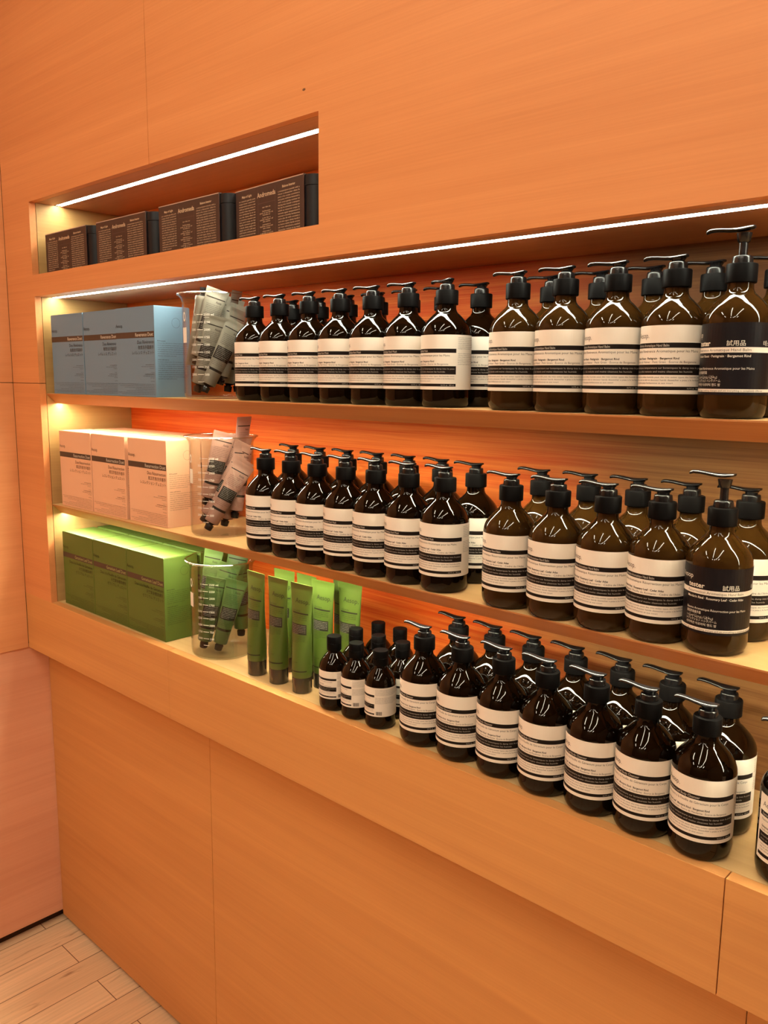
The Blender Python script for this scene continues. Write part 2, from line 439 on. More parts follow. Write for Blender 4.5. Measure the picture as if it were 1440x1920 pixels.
def label_parts(root, key, z0, h, r, a0, arc, side, scale=1.0, barcode=False):
    """paper label wrapped on the bottle. a0: angle of its left end, arc: front field, side: text panel beyond it"""
    W = r*arc; WS = r*side; q = h/73.5
    fn = cyl(r+.00015, a0); bm = bmesh.new()
    zs = [0, 4.2, 8.0, 20.4, 31.6, 49.3, 54.8, 73.5]; dark = {1, 3, 5}
    for i in range(7):
        rect(bm, 0, W, z0+zs[i]*q, z0+zs[i+1]*q, fn, 1 if i in dark else 0, 30)
    rect(bm, W, W+WS, z0, z0+h, fn, 0, 16); rect(bm, -.003*scale, 0, z0, z0+h, fn, 0, 2)
    lab = kid(root, new_obj('paper_label', bm, [M_paper, M_ink], root, smooth=True, angle=20))
    f2 = cyl(r+.00030, a0); bm = bmesh.new(); T = LBL[key]; m = q
    def t(s, size, x, z, mi, align='L', bold=0, width=None, xs=1): put_text(bm, s, size*m, x, z0+z*m, f2, mi, align, bold, width, xs)
    t('Aesop.', 8.2, .004*scale, 60.2, 1, xs=.95)
    t(T[0], 4.0, .004*scale, 50.7, 2, bold=.018, width=W*.50)
    t(T[1], 3.9, .004*scale, 44.6, 1, width=W*.86)
    t(T[2], 3.3, .004*scale, 37.0, 0, bold=.02, width=W*.62)
    t(T[3], 3.3, .004*scale, 33.2, 1, width=W*.84)
    put_para(bm, .004*scale, W-.002*scale, z0+27.0*m, 2, 2.9*m, 4.0*m, f2, 2, 11, last=.85)
    put_para(bm, .004*scale, W-.002*scale, z0+17.2*m, 3, 2.5*m, 3.2*m, f2, 1, 33)
    t('16.9 fl. oz   500 mL', 2.4, W-.002*scale, 5.2, 2, 'R')
    if WS > .01*scale:
        put_para(bm, W+.003*scale, W+WS-.002*scale, z0+69*m, 7, 1.9*m, 2.4*m, f2, 1, 51)
        put_para(bm, W+.003*scale, W+WS-.002*scale, z0+48*m, 7, 1.9*m, 2.4*m, f2, 1, 71)
        if barcode:
            rr = random.Random(3); x = W+.005*scale
            while x < W+.020*scale:
                w = rr.choice((.0003, .0005, .0009))*scale*1.3
                rect(bm, x, x+w, z0+4*m, z0+13*m, f2, 0); x += w+rr.choice((.0004, .0006))*scale*1.2
    kid(lab, new_obj('lettering', bm, [M_ink, M_inkgrey, M_greyprint], lab))
    return lab

def tester_label(root, key, z0, h, r, a0):
    q = h/73.5; fn = cyl(r+.00015, a0); bm = bmesh.new(); arc = 2*pi*.93; W = r*arc
    zs = [0, 3.0, 6.2, 43.2, 48.6, 73.5]
    for i in range(5): rect(bm, 0, W, z0+zs[i]*q, z0+zs[i+1]*q, fn, 1 if i in (1, 3) else 0, 56)
    lab = kid(root, new_obj('tester_label', bm, [M_tester, M_paper], root, smooth=True, angle=20)); lab['label'] = 'black label with two cream bands'
    f2 = cyl(r+.00030, a0); bm = bmesh.new(); T = LBL[key]
    def t(s, size, deg, z, mi, bold=0, width=None): put_text(bm, s, size*q, R(deg)*r, z0+z*q, f2, mi, 'L', bold, width)
    t('Aesop', 8.0, 0, 59.5, 2)
    t('tester', 7.6, 24, 50.4, 2, .02, R(34)*r)
    t('試用品', 6.2, 88, 50.4, 2, 0, R(30)*r)
    t('테스터', 6.0, 150, 50.4, 2)
    t(T[0], 4.0, 24, 44.6, 1, 0, R(104)*r)
    t(T[2], 3.6, 24, 38.6, 2, .01, R(104)*r)
    t(T[1], 3.5, 24, 26.0, 2, 0, R(112)*r)
    t('賦活芳香護手霜', 3.4, 24, 21.6, 2, 0, R(30)*r)
    t('بلسم اليدين العطري', 3.6, 24, 17.6, 2, 0, R(52)*r)
    t('レゾレクション ハンドバーム', 3.3, 24, 13.4, 2, 0, R(58)*r)
    t('레저렉션 아로마틱 핸드 밤', 3.3, 24, 9.2, 2, 0, R(58)*r)
    t('From age to age, nothing changes and yet everything is completely different', 2.4, 16, 3.7, 1, 0, R(140)*r)
    kid(lab, new_obj('lettering', bm, [M_ink, M_inkgrey, M_white], lab))

def pump(root, up=0.0):
    bm = bmesh.new()
    lathe(bm, [(.0150, .1405), (.0156, .1412), (.0156, .1588), (.0150, .1600), (.0105, .1603)], 60, ripple=.006)
    kid(root, new_obj('pump_collar', bm, M_collar, root, smooth=True, angle=35))
    bm = bmesh.new()
    lathe(bm, catmull([(.0106, .1603), (.0104, .1640), (.0100, .1672), (.0092, .1680)], 2) + [(.0070, .1682)], 32, cap0=False)
    kid(root, new_obj('pump_neck', bm, M_pump, root, smooth=True, angle=40))
    # actuator: stem and flat spout pointing to -X
    bm = bmesh.new()
    if up: lathe(bm, [(.0045, .1675), (.0045, .1690+up*.55), (.0062, .1690+up*.60), (.0078, .1690+up)], 24)
    else: lathe(bm, [(.0064, .1675), (.0070, .1700), (.0085, .1722)], 24)
    secs = []   # x, half width, top z, thickness
    for x, hw, zt, th in ((.0108, .0026, .1757, .0018), (.0100, .0050, .1760, .0030), (.0060, .0068, .1757, .0040), (.0000, .0072, .1753, .0046),
                          (-.0070, .0066, .1751, .0046), (-.0140, .0056, .1754, .0044), (-.0220, .0050, .1763, .0042), (-.0290, .0047, .1769, .0042),
                          (-.0350, .0043, .1768, .0042), (-.0382, .0036, .1758, .0040), (-.0394, .0024, .1745, .0030)):
        ring = []
        for k in range(14):
            a = 2*pi*k/14; yy = hw*cos(a); zz = sin(a)
            zz = (abs(zz)**.7)*(1 if zz > 0 else -1)
            ring.append(bm.verts.new((x, yy, zt+up-th/2+zz*th/2)))
        secs.append(ring)
    for a, c in zip(secs, secs[1:]):
        for k in range(14): bm.faces.new((a[k], c[k], c[(k+1) % 14], a[(k+1) % 14]))
    bm.faces.new(secs[0]); bm.faces.new(secs[-1][::-1])
    bmesh.ops.recalc_face_normals(bm, faces=bm.faces)
    kid(root, new_obj('pump_head', bm, M_pump, root, smooth=True, angle=50))

def make_pump_bottle(key, glass, label_end, tester=False, name='pump_bottle'):
    o = empty(name)
    kid(o, new_obj('glass_body', bottle_mesh(glass), glass, o, smooth=True))
    if tester: tester_label(o, key, .0252, .0735, .0350, R(label_end))
    else: label_parts(o, key, .0252, .0735, .0350, R(label_end-150), R(150), R(78))
    pump(o, .022 if tester else 0)
    return o

proto = {}
def place(kind, x, y, z, rz, label, group, args):
    if kind not in proto:
        o = proto[kind] = make_pump_bottle(*args)
    else: o = copy_tree(proto[kind])
    o.location = (x, y, z+.0002-.0006); o.rotation_euler = (0, 0, R(rz))
    tag(o, label, 'pump bottle', group)
    return o

ORD = ['first', 'second', 'third', 'fourth', 'fifth', 'sixth', 'seventh']
FR1 = [(.858, .055), (.927, .053), (.997, .056), (1.068, .057), (1.137, .058), (1.206, .060), (1.277, .060)]
FR2 = [(.899, .042), (.966, .042), (1.032, .040), (1.096, .042), (1.159, .044), (1.224, .046), (1.292, .046)]
RE1 = [(.866, .135), (.937, .134), (1.007, .134), (1.077, .133), (1.146, .132), (1.215, .131), (1.285, .128)]
RE2 = [(.863, .135), (.935, .135), (1.005, .135), (1.077, .134), (1.147, .133), (1.217, .131), (1.290, .120)]
rj = random.Random(5)
j = lambda s=3: rj.uniform(-s, s)
for i, (x, y) in enumerate(FR1):
    place('w1', x, y, S1, j() - (16 if i == 6 else 0), 'front row hand wash bottle on the upper shelf, %s from the grey tube beaker' % ORD[i],
          'hand wash bottles on the upper shelf', ('w1', M_glass_wash, -8))
for i, (x, y) in enumerate(FR2):
    place('w2', x, y, S2, j() - (3 if i == 6 else 0), 'front row hand wash bottle on the lower shelf, %s from the pink tube beaker' % ORD[i],
          'hand wash bottles on the lower shelf', ('w2', M_glass_wash, -2))
for i, (x, y) in enumerate(RE1):
    place('w1', x, y, S1, j(), 'rear row hand wash bottle on the upper shelf, %s from the left' % ORD[i] if i < 6 else
          'rear hand wash bottle with pale label showing through the upper shelf gap', 'hand wash bottles on the upper shelf', None)
for i, (x, y) in enumerate(RE2):
    place('w2', x, y, S2, j(), 'rear row hand wash bottle on the lower shelf, %s from the left' % ORD[i] if i < 6 else
          'rear hand wash bottle with pale label showing through the lower shelf gap', 'hand wash bottles on the lower shelf', None)
FB1 = [(1.398, .054), (1.468, .053), (1.538, .052), (1.609, .051)]
FB2 = [(1.406, .042), (1.477, .041), (1.545, .042), (1.611, .046)]
RB1 = [(1.408, .118), (1.480, .117), (1.553, .115), (1.625, .115), (1.695, .118)]
RB2 = [(1.405, .116), (1.477, .116), (1.545, .118), (1.613, .120), (1.681, .124)]
for i, (x, y) in enumerate(FB1):
    place('b1', x, y, S1, j(2), 'front row brown hand balm bottle on the upper shelf, %s from the gap' % ORD[i], 'hand balm bottles on the upper shelf', ('b1', M_glass_balm, -4))
for i, (x, y) in enumerate(FB2):
    place('b2', x, y, S2, j(2), 'front row brown hand balm bottle on the lower shelf, %s from the gap' % ORD[i], 'hand balm bottles on the lower shelf', ('b2', M_glass_balm, -4))
for i, (x, y) in enumerate(RB1):
    place('b1', x, y, S1, j(2), 'rear row hand balm bottle on the upper shelf, %s' % ('rightmost, behind the tester' if i == 4 else '%s from the gap' % ORD[i]), 'hand balm bottles on the upper shelf', None)
for i, (x, y) in enumerate(RB2):
    place('b2', x, y, S2, j(2), 'rear row hand balm bottle on the lower shelf, %s' % ('rightmost, behind the tester' if i == 4 else '%s from the gap' % ORD[i]), 'hand balm bottles on the lower shelf', None)
o = make_pump_bottle('b1', M_glass_balm, -172, True, 'tester_bottle'); o.location = (1.679, .050, S1-.0004)
tag(o, 'tester bottle with black label and raised pump on the upper shelf', 'pump bottle')
o = make_pump_bottle('b2', M_glass_balm, -148, True, 'tester_bottle'); o.location = (1.678, .050, S2-.0004)
tag(o, 'tester bottle with black label and raised pump on the lower shelf', 'pump bottle')
FG = [(1.264, .040), (1.334, .040), (1.404, .041), (1.4735, .040), (1.544, .040), (1.6125, .039), (1.682, .040)]
RG = [(1.269, .114), (1.337, .113), (1.405, .111), (1.473, .111), (1.541, .112), (1.609, .111), (1.679, .109)]
for i, (x, y) in enumerate(FG):
    place('g3', x, y, BZ0, j(2), 'front row body cleanser bottle on the ledge, %s' % ('rightmost of the full row' if i == 6 else '%s from the small bottles' % ORD[i]),
          'body cleanser bottles on the ledge', ('g3', M_glass_wash, -5))
for i, (x, y) in enumerate(RG):
    place('g3', x, y, BZ0, j(2), 'rear row body cleanser bottle on the ledge, %s' % ('rightmost, with pale label showing' if i == 6 else '%s from the left' % ORD[i]),
          'body cleanser bottles on the ledge', None)
place('g3', 1.777, .050, BZ0, 16, 'amber pump bottle alone at the right end of the ledge, cut by the frame', 'body cleanser bottles on the ledge', None)

# ------------------------------------------------------------ small capped bottles
def make_small():
    o = empty('small_bottle')
    pr = catmull([(.0175, .0006), (.0205, .0012), (.0232, .0045), (.0243, .0095), (.0243, .018)], 3) + \
         catmull([(.0243, .0680), (.0238, .0730), (.0218, .0790), (.0180, .0850), (.0135, .0905), (.0105, .0940), (.0098, .0975), (.0098, .100)], 5)
    kid(o, new_obj('glass_body', bottle_mesh(M_glass_wash, 1, pr), M_glass_wash, o, smooth=True))
    label_parts(o, 'g3', .0220, .0455, .0243, R(-60-150), R(150), R(130), .62, True)
    bm = bmesh.new()
    lathe(bm, [(.0116, .0975), (.0119, .0980), (.0119, .1090), (.0116, .1093), (.0116, .1097), (.0119, .1100), (.0119, .1196), (.0112, .1205)], 48)
    c = kid(o, new_obj('flip_cap', bm, M_collar, o, smooth=True, angle=40))
    bm = bmesh.new(); box(bm, -.003, .003, -.0126, -.0112, .1078, .1098); kid(c, new_obj('thumb_tab', bm, M_collar, c))
    return o
sp = [((1.078, .034), 'small capped amber bottle in the front row, nearest the green tubes'),
      ((1.129, .034), 'small capped amber bottle in the front row, the middle one of three'),
      ((1.181, .035), 'small capped amber bottle in the front row, right beside the pump bottles'),
      ((1.075, .087), 'small capped amber bottle in the middle row, nearest the green tubes'),
      ((1.127, .087), 'small capped amber bottle in the middle row, centre of the cluster'),
      ((1.179, .088), 'small capped amber bottle in the middle row, beside the pump bottles'),
      ((1.077, .139), 'small capped amber bottle in the back row, left one of two'),
      ((1.127, .139), 'small capped amber bottle in the back row, right one of two')]
p0 = None
for i, ((x, y), lb) in enumerate(sp):
    if p0 is None: o = p0 = make_small()
    else: o = copy_tree(p0)
    o.location = (x, y, BZ0-.0004); o.rotation_euler = (0, 0, R((26, -2, -8, 5, 0, 8, 3, -3)[i])); tag(o, lb, 'bottle', 'small capped bottles on the ledge')

# ------------------------------------------------------------ tubes
def tube_mesh(r, zb, zt, crimp_w, crimp_h, seg=40, rb=None):
    """flattened tube: round at zb, flat crimp at zt"""
    bm = bmesh.new(); rings = []
    n = 22; rb = rb or r
    prof = [(rb*.96, zb, 0)] + [(rb+(r-rb)*i/n, zb+.001+(zt-crimp_h-zb-.001)*i/n, (i/n)) for i in range(n+1)]
    for rr, z, t in prof:
        e = max(0, (t-.15)/.85)**1.25
        ax = rr+(crimp_w/2-rr)*e; ay = rr*(1-e)+.0007*e
        rings.append([bm.verts.new((ax*cos(2*pi*k/seg), ay*sin(2*pi*k/seg), z)) for k in range(seg)])
    for z in (zt-crimp_h+.0005, zt):
        rings.append([bm.verts.new((crimp_w/2*cos(2*pi*k/seg), (.0010 if z < zt else .0009)*sin(2*pi*k/seg), z)) for k in range(seg)])
    for a, b in zip(rings, rings[1:]):
        for k in range(seg): bm.faces.new((a[k], a[(k+1) % seg], b[(k+1) % seg], b[k]))
    bm.faces.new(rings[0][::-1]); bm.faces.new(rings[-1])
    def surf(x, z, lift=.0003):
        t = min(1, max(0, (z-zb-.001)/(zt-crimp_h-zb-.001))); e = max(0, (t-.15)/.85)**1.25
        rr = rb+(r-rb)*t
        ax = rr+(crimp_w/2-rr)*e; ay = max(rr*(1-e)+.0007*e, .0010)
        u = max(-.999, min(.999, x/ax))
        return (x, -ay*math.sqrt(1-u*u)-lift, z)
    return bm, surf

def band(bm, x0, x1, z0, z1, surf, mi, nx=14, lift=.00025):
    nz = max(1, int((z1-z0)/.004))
    for b in range(nz):
        for i in range(nx):
            a = x0+(x1-x0)*i/nx; c = x0+(x1-x0)*(i+1)/nx; za = z0+(z1-z0)*b/nz; zc = z0+(z1-z0)*(b+1)/nz
            f = bm.faces.new([bm.verts.new(surf(*p, lift)) for p in ((a, za), (c, za), (c, zc), (a, zc))]); f.material_index = mi

M_tgreen = mat('green_tube', (.074, .118, .017), .34, coat=.25)
M_tcap = mat('tube_cap_dark', (.035, .028, .018), .2, coat=.5)
M_tink = mat('tube_ink', (.014, .013, .007), .45)
def make_tall_tube():
    o = empty('tall_tube'); zt = .188
    bm, sf = tube_mesh(.0175, .027, zt, .054, .004)
    kid(o, new_obj('tube_body', bm, M_tgreen, o, smooth=True, angle=50)); body = KIDS[o.name][-1]
    bm = bmesh.new(); lathe(bm, [(.0160, 0), (.0170, .0008), (.0172, .020), (.0172, .0268), (.0165, .0272)], 40)
    kid(o, new_obj('cap', bm, M_tcap, o, smooth=True, angle=40))
    bm = bmesh.new(); S = lambda x, z: sf(x, z, .00045)
    band(bm, -.0150, .0200, .1378, .1402, sf, 0, 20); band(bm, -.0155, .0178, .1035, .1210, sf, 0, 20); band(bm, -.0150, .0168, .0385, .0405, sf, 0, 20)
    put_text(bm, 'Aesop.', .0115, -.010, .1560, S, 0)
    put_text(bm, 'Geranium Leaf Body Balm', .0030, -.0140, .1420, S, 0, width=.018)
    put_para(bm, -.0145, .0180, .1345, 4, .0022, .0031, S, 0, 5); put_para(bm, -.0145, .0165, .1180, 6, .0019, .0027, S, 1, 15)
    put_para(bm, -.0140, .0160, .1000, 5, .0019, .0026, S, 0, 25); put_para(bm, -.0130, .0060, .055, 2, .0020, .0028, S, 0, 45)
    kid(body, new_obj('lettering', bm, [M_tink, M_greyprint], body))
    return o
tp = [((.866, .043), -3, 'tall green tube in the front row, right beside the glass beaker'),
      ((.927, .043), 0, 'tall green tube in the front row, middle one of three'),
      ((.989, .043), 2, 'tall green tube in the front row, nearest the small bottles'),
      ((.888, .090), 3, 'tall green tube in the rear row, leftmost'),
      ((.946, .092), -2, 'tall green tube in the rear row, second from the left'),
      ((.9985, .083), 4, 'bright tall green tube behind the front right tube'),
      ((1.0, .130), -2, 'tall green tube at the very back, half hidden'),
      ((1.043, .104), 5, 'darker tall green tube in the rear row, rightmost, logo fully visible')]
p0 = None
for (x, y), rz, lb in tp:
    if p0 is None: o = p0 = make_tall_tube()
    else: o = copy_tree(p0)
    o.location = (x, y, BZ0+.0003); o.rotation_euler = (0, 0, R(rz)); tag(o, lb, 'tube', 'tall green tubes on the ledge')

def make_mini_tube(tag_, mbody, mband):
    o = empty('hand_balm_tube'); zt = .142
    bm, sf = tube_mesh(.0148, .016, zt, .042, .006, rb=.0138)
    body = kid(o, new_obj('tube_body', bm, mbody, o, smooth=True, angle=50))
    bm = bmesh.new(); lathe(bm, [(.0060, 0), (.0072, .0006), (.0080, .0100), (.0078, .0108)], 8); lathe(bm, [(.0050, .0105), (.0052, .0125), (.0105, .0148), (.0134, .0162)], 24)
    c = kid(o, new_obj('cap', bm, M_pump, o, smooth=True, angle=30))
    bm = bmesh.new(); S = lambda x, z: sf(x, z, .0004)
    def two(f):
        f(sf, S)
    def deco(s, S2):
        band(bm, -.0175, .0175, .1240, .1258, s, 0); band(bm, -.0146, .0146, .0640, .0880, s, 0, 20); band(bm, -.0135, .0135, .0420, .0465, s, 0, 20)
        put_text(bm, 'Aesop.', .0064, .002, .1165, S2, 0, width=.011)
        put_para(bm, -.014, .014, .1120, 7, .0022, .0031, S2, 0, 5); put_para(bm, -.0125, .0125, .0850, 7, .0019, .0030, S2, 1, 15)
        put_para(bm, -.0125, .0125, .0620, 4, .0020, .0030, S2, 0, 25)
    two(deco)
    kid(body, new_obj('lettering', bm, [M_tink2, M_greyprint], body))
    return o
M_tink2 = mat('tube_ink_brown', (.016, .010, .008), .5, spec=.15)
M_tgrey = mat('grey_tube', (.20, .172, .135), .45, metal=.1)
M_tpink = mat('pink_tube', (.33, .165, .125), .45, metal=.1)
M_tgreen2 = mat('green_small_tube', (.055, .090, .022), .32, metal=.1)

# ------------------------------------------------------------ beakers
def make_beaker(label, x, y, z, rz):
    o = empty('glass_beaker', (x, y, z), rz); tag(o, label, 'beaker')
    h, r = .186, .0600; seg = 72; t = .0016
    outer = [(r-.010, .0003), (r-.004, .0016), (r-.0012, .005), (r, .011)] + [(r, .011+(h-.026)*i/8) for i in range(1, 9)]
    outer += [(r+.0012, h-.009), (r+.0045, h-.004), (r+.0080, h-.0006), (r+.0086, h+.0006)]
    inner = [(rr-t, max(zz, .004)) for rr, zz in reversed(outer)]
    inner[0] = (r+.0074, h+.0010)
    bm = bmesh.new(); rings = []
    for idx, (rr, zz) in enumerate(outer+inner):
        ring = []
        for k in range(seg):
            a = 2*pi*k/seg; d = (a-pi+pi) % (2*pi)-pi   # spout points to angle pi
            w = math.exp(-((((a-pi+pi*3) % (2*pi))-pi)/.30)**2); up = max(0, (zz-(h-.022))/.022)
            ring.append(bm.verts.new(((rr+.010*w*up)*cos(a), (rr+.010*w*up)*sin(a), zz)))
        rings.append(ring)
    for a, b in zip(rings, rings[1:]):
        for k in range(seg): bm.faces.new((a[k], a[(k+1) % seg], b[(k+1) % seg], b[k]))
    bm.faces.new(rings[0][::-1]); bm.faces.new(rings[-1])
    glass = kid(o, new_obj('glass_wall', bm, M_beaker, o, smooth=True, angle=60))
    bm = bmesh.new(); rr = []
    for k in range(seg):
        a = 2*pi*k/seg; w = math.exp(-((((a-pi+pi*3) % (2*pi))-pi)/.30)**2); q = r+.0082+.010*w
        rr.append([bm.verts.new(((q+.0013*cos(e))*cos(a), (q+.0013*cos(e))*sin(a), h+.0004+.0013*sin(e))) for e in [2*pi*n/8 for n in range(8)]])
    for k in range(seg):
        for n in range(8): bm.faces.new((rr[k][n], rr[(k+1) % seg][n], rr[(k+1) % seg][(n+1) % 8], rr[k][(n+1) % 8]))
    kid(o, new_obj('rolled_rim', bm, M_rim, o, smooth=True))
    # fired-on white scale, facing the shopper
    f = cyl(r+.0003, R(-72)); bm = bmesh.new()
    for i in range(10):
        zz = .148-.0131*i
        rect(bm, 0, .012, zz, zz+.0009, f, 0, 3)
        if i < 9:
            put_text(bm, '%d%s' % (2500-250*i, ' ml' if i == 0 else ''), .0056, .0140, zz-.0016, f, 0)
            put_text(bm, '%d' % (250*i), .0056, -.0022, zz-.0016, f, 0, 'R')
    rect(bm, .0140, .0240, .1432, .1436, f, 0, 3)
    f3 = cyl(r+.0003, R(-113))
    rect(bm, 0, .016, .100, .127, f3, 0, 5)
    for k in range(24):   # ring mark above the writing field
        a0, a1 = 2*pi*k/24, 2*pi*(k+1)/24
        bm.faces.new([bm.verts.new(f3(.008+.0072*q*sin(a)*(.7+0.3*0), .146+.0085*q*cos(a))) for q, a in ((1, a0), (1, a1), (.62, a1), (.62, a0))])
    kid(glass, new_obj('printed_scale', bm, M_print, glass))
    return o
M_print = mat('beaker_print', (.85, .80, .70), .5)
BK1, BK2, BK3 = (.724, .070), (.722, .078), (.722, .072)
make_beaker('clear glass beaker full of grey tubes on the upper shelf', *BK1, S1+.0002, R(3))
make_beaker('clear glass beaker full of pink tubes on the lower shelf', *BK2, S2+.0002, R(0))
make_beaker('clear glass beaker with green tubes on the ledge', *BK3, BZ0+.0002, R(0))

def orient(o, base, top, roll):
    d = (top-base).normalized()
    roll += R(54.5); side = Vector((cos(roll), sin(roll), 0)); xax = (side - d*side.dot(d)).normalized(); yax = d.cross(xax)
    M = Matrix((xax, yax, d)).transposed().to_4x4(); M.translation = base
    o.matrix_world = M

def clampr(p, c, rmax):
    d = Vector((p[0]-c[0], p[1]-c[1])); n = d.length
    if n > rmax: d *= rmax/n
    return Vector((c[0]+d.x, c[1]+d.y, p[2]))

RT, TW = Vector((.58, .814, 0)), Vector((.814, -.58, 0))     # along the shelf diagonal and out towards the aisle
def fill(mbody, c, zf, ztop, items, group):
    """items: foot (u, v, height), crimp end (u, v, height), twist, upside down, label; u and v measured from the glass axis"""
    p = None; cz = Vector((c[0], c[1], 0))
    for (b, t, roll, flip, lb) in items:
        if p is None: o = p = make_mini_tube('', mbody, None)
        else: o = copy_tree(p)
        b = cz + RT*b[0] + TW*b[1] + Vector((0, 0, zf+b[2])); t = cz + RT*t[0] + TW*t[1] + Vector((0, 0, zf+t[2]))
        b = clampr(b, c, .039); b.z = max(b.z, zf+.0125)
        d = (t-b).normalized(); zr = zf+.176; tt = b + d*.142
        chk = tt if tt.z < zr else b + d*((zr-b.z)/d.z)
        lim = clampr(chk, c, .041); d = (lim-b).normalized(); tt = b+d*.142
        if tt.z > zf+ztop: b.z -= tt.z-(zf+ztop); tt = b+d*.142
        orient(o, tt if flip else b, b if flip else tt, R(roll))
        tag(o, lb, 'tube', group)

G1 = [((-.024, .024, .010), (.051, .030, .127), 8, 0, 'grey tube at the front of the upper beaker, leaning right across the others'),
      ((-.037, .012, .010), (-.002, .022, .131), 0, 0, 'grey tube in the upper beaker whose dark band sits at the 1250 mark'),
      ((-.030, -.006, .014), (.018, .004, .142), 4, 0, 'grey tube behind the front pair in the upper beaker'),
      ((-.038, .006, .062), (.004, .014, .190), 8, 0, 'grey tube standing high at the left of the upper beaker'),
      ((-.036, -.010, .060), (-.020, -.002, .200), 20, 1, 'upside-down grey tube with black cap poking above the upper beaker'),
      ((-.008, -.022, .050), (.036, -.024, .190), 0, 0, 'grey tube with its crimp just above the rim at the back of the upper beaker'),
      ((.012, -.034, .060), (.062, -.030, .190), 62, 0, 'grey tube seen edge-on at the back right of the upper beaker'),
      ((.002, -.006, .036), (.050, -.006, .168), 6, 0, 'grey tube leaning right under the edge-on one in the upper beaker'),
      ((.004, .012, .026), (.056, .008, .150), 40, 0, 'grey tube pressed against the right glass of the upper beaker'),
      ((.019, -.014, .012), (.046, -.016, .150), 20, 0, 'grey tube with cap on the glass floor in the middle of the upper beaker'),
      ((.038, -.012, .012), (.040, -.026, .120), 70, 0, 'grey tube low at the back right of the upper beaker')]
fill(M_tgrey, BK1, S1, .206, G1, 'grey tubes in the upper beaker')
G2 = [((-.030, .026, .010), (.046, .030, .112), 4, 0, 'pink tube at the front of the middle beaker, crimp nearest the bottles'),
      ((-.038, .010, .026), (.038, .016, .124), 0, 0, 'pink tube second from the front in the middle beaker'),
      ((-.022, -.004, .048), (.028, .002, .136), 4, 0, 'pink tube third from the front in the middle beaker'),
      ((.002, -.012, .012), (.038, -.010, .156), 2, 0, 'pink tube behind the leaning three in the middle beaker'),
      ((-.032, .010, .058), (.000, .016, .168), 8, 0, 'pink tube standing high at the left of the middle beaker'),
      ((-.012, -.022, .046), (.026, -.022, .181), -4, 0, 'pink tube with crimp above the rim at the back of the middle beaker'),
      ((.008, -.026, .050), (.054, -.020, .172), 22, 0, 'pink tube with folded end at the right of the middle beaker'),
      ((.026, -.026, .090), (.080, -.030, .215), 48, 0, 'pink tube sticking out highest from the middle beaker'),
      ((.022, .004, .030), (.054, .004, .130), 24, 0, 'pink tube low at the right of the middle beaker')]
fill(M_tpink, BK2, S2, .222, G2, 'pink tubes in the middle beaker')
G3 = [((-.010, .026, .010), (.030, .028, .150), 0, 0, 'small green tube at the front right of the ledge beaker'),
      ((-.038, .010, .014), (-.010, .016, .142), -6, 0, 'small green tube at the left of the ledge beaker, cap on the floor'),
      ((-.026, -.006, .040), (.016, -.002, .168), -4, 0, 'small green tube behind the front pair in the ledge beaker'),
      ((.000, -.018, .060), (.036, -.016, .198), 4, 0, 'small green tube sticking out highest from the ledge beaker'),
      ((.036, -.016, .026), (.042, -.018, .150), 40, 0, 'small green tube hanging low at the right of the ledge beaker'),
      ((-.036, -.016, .060), (-.018, -.022, .168), -30, 0, 'small green tube curled at the back left of the ledge beaker')]
fill(M_tgreen2, BK3, BZ0, .200, G3, 'green tubes in the ledge beaker')

# ============================================================ CARTONS
def make_carton(name, mcard, minkcol, mband, mwhite, title, fr, cjk, kana, w=.1425, d=.080, h=.172, deco=True):
    o = empty(name)
    bm = bmesh.new(); box(bm, 0, w, 0, d, 0, h, 0, .0007)
    body = kid(o, new_obj('carton_body', bm, mcard, o))
    bm = bmesh.new(); box(bm, .001, w-.001, .0006, d-.002, h, h+.0009, 0)
    kid(o, new_obj('top_flap', bm, mcard, o))
    if not deco: return o
    bm = bmesh.new(); f = lambda x, z: (x, -.00025, z); f2 = lambda x, z: (x, -.00045, z)
    rect(bm, .0006, w-.001, h-.0585, h-.0470, f, 1)
    xr = w-.0035
    put_text(bm, 'Aesop.', .0100, .0015, h-.0370, f2, 0)
    put_text(bm, title, .0098, xr, h-.0560, f2, 2, 'R', .012)
    put_text(bm, fr, .0092, xr, h-.0700, f2, 0, 'R')
    put_text(bm, cjk, .0080, xr, h-.0800, f2, 0, 'R'); put_text(bm, kana, .0078, xr, h-.0900, f2, 0, 'R')
    for k, (z, ww) in enumerate(((.111, .030), (.1145, .046), (.118, .016), (.1255, .012), (.129, .034), (.1325, .040), (.136, .014), (.1425, .013))):
        put_text(bm, para(int(ww/.0014), 80+k), .0026, xr, h-z, f2, 0, 'R', .02 if k in (0, 4) else 0, width=ww)
    for k, ww in enumerate((.134, .128, .110, .070, .104, .134, .124)):
        put_text(bm, para(int(ww/.0014), 140+k), .0024, xr, h-.1480-k*.0033, f2, 0, 'R', width=ww)
    g = lambda y, z: (w+.0003, y, z)
    put_text(bm, 'Duet', .0028, .006, h-.066, g, 0, 'L', .02, width=.018)
    put_para(bm, .006, d-.006, h-.0700, 7, .0027, .0040, g, 0, 200)
    put_para(bm, .006, .030, h-.1015, 1, .0028, .0040, g, 0, 260, bold=.02)
    put_para(bm, .006, d-.006, h-.1055, 9, .0027, .0040, g, 0, 230)
    for k in range(24):
        a0, a1 = 2*pi*k/24, 2*pi*(k+1)/24
        bm.faces.new([bm.verts.new(g(.048+.0095*q*cos(a), h-.030+.0095*q*sin(a))) for q, a in ((1, a0), (1, a1), (.96, a1), (.96, a0))]).material_index = 0
    kid(body, new_obj('lettering', bm, [minkcol, mband, mwhite], body))
    return o

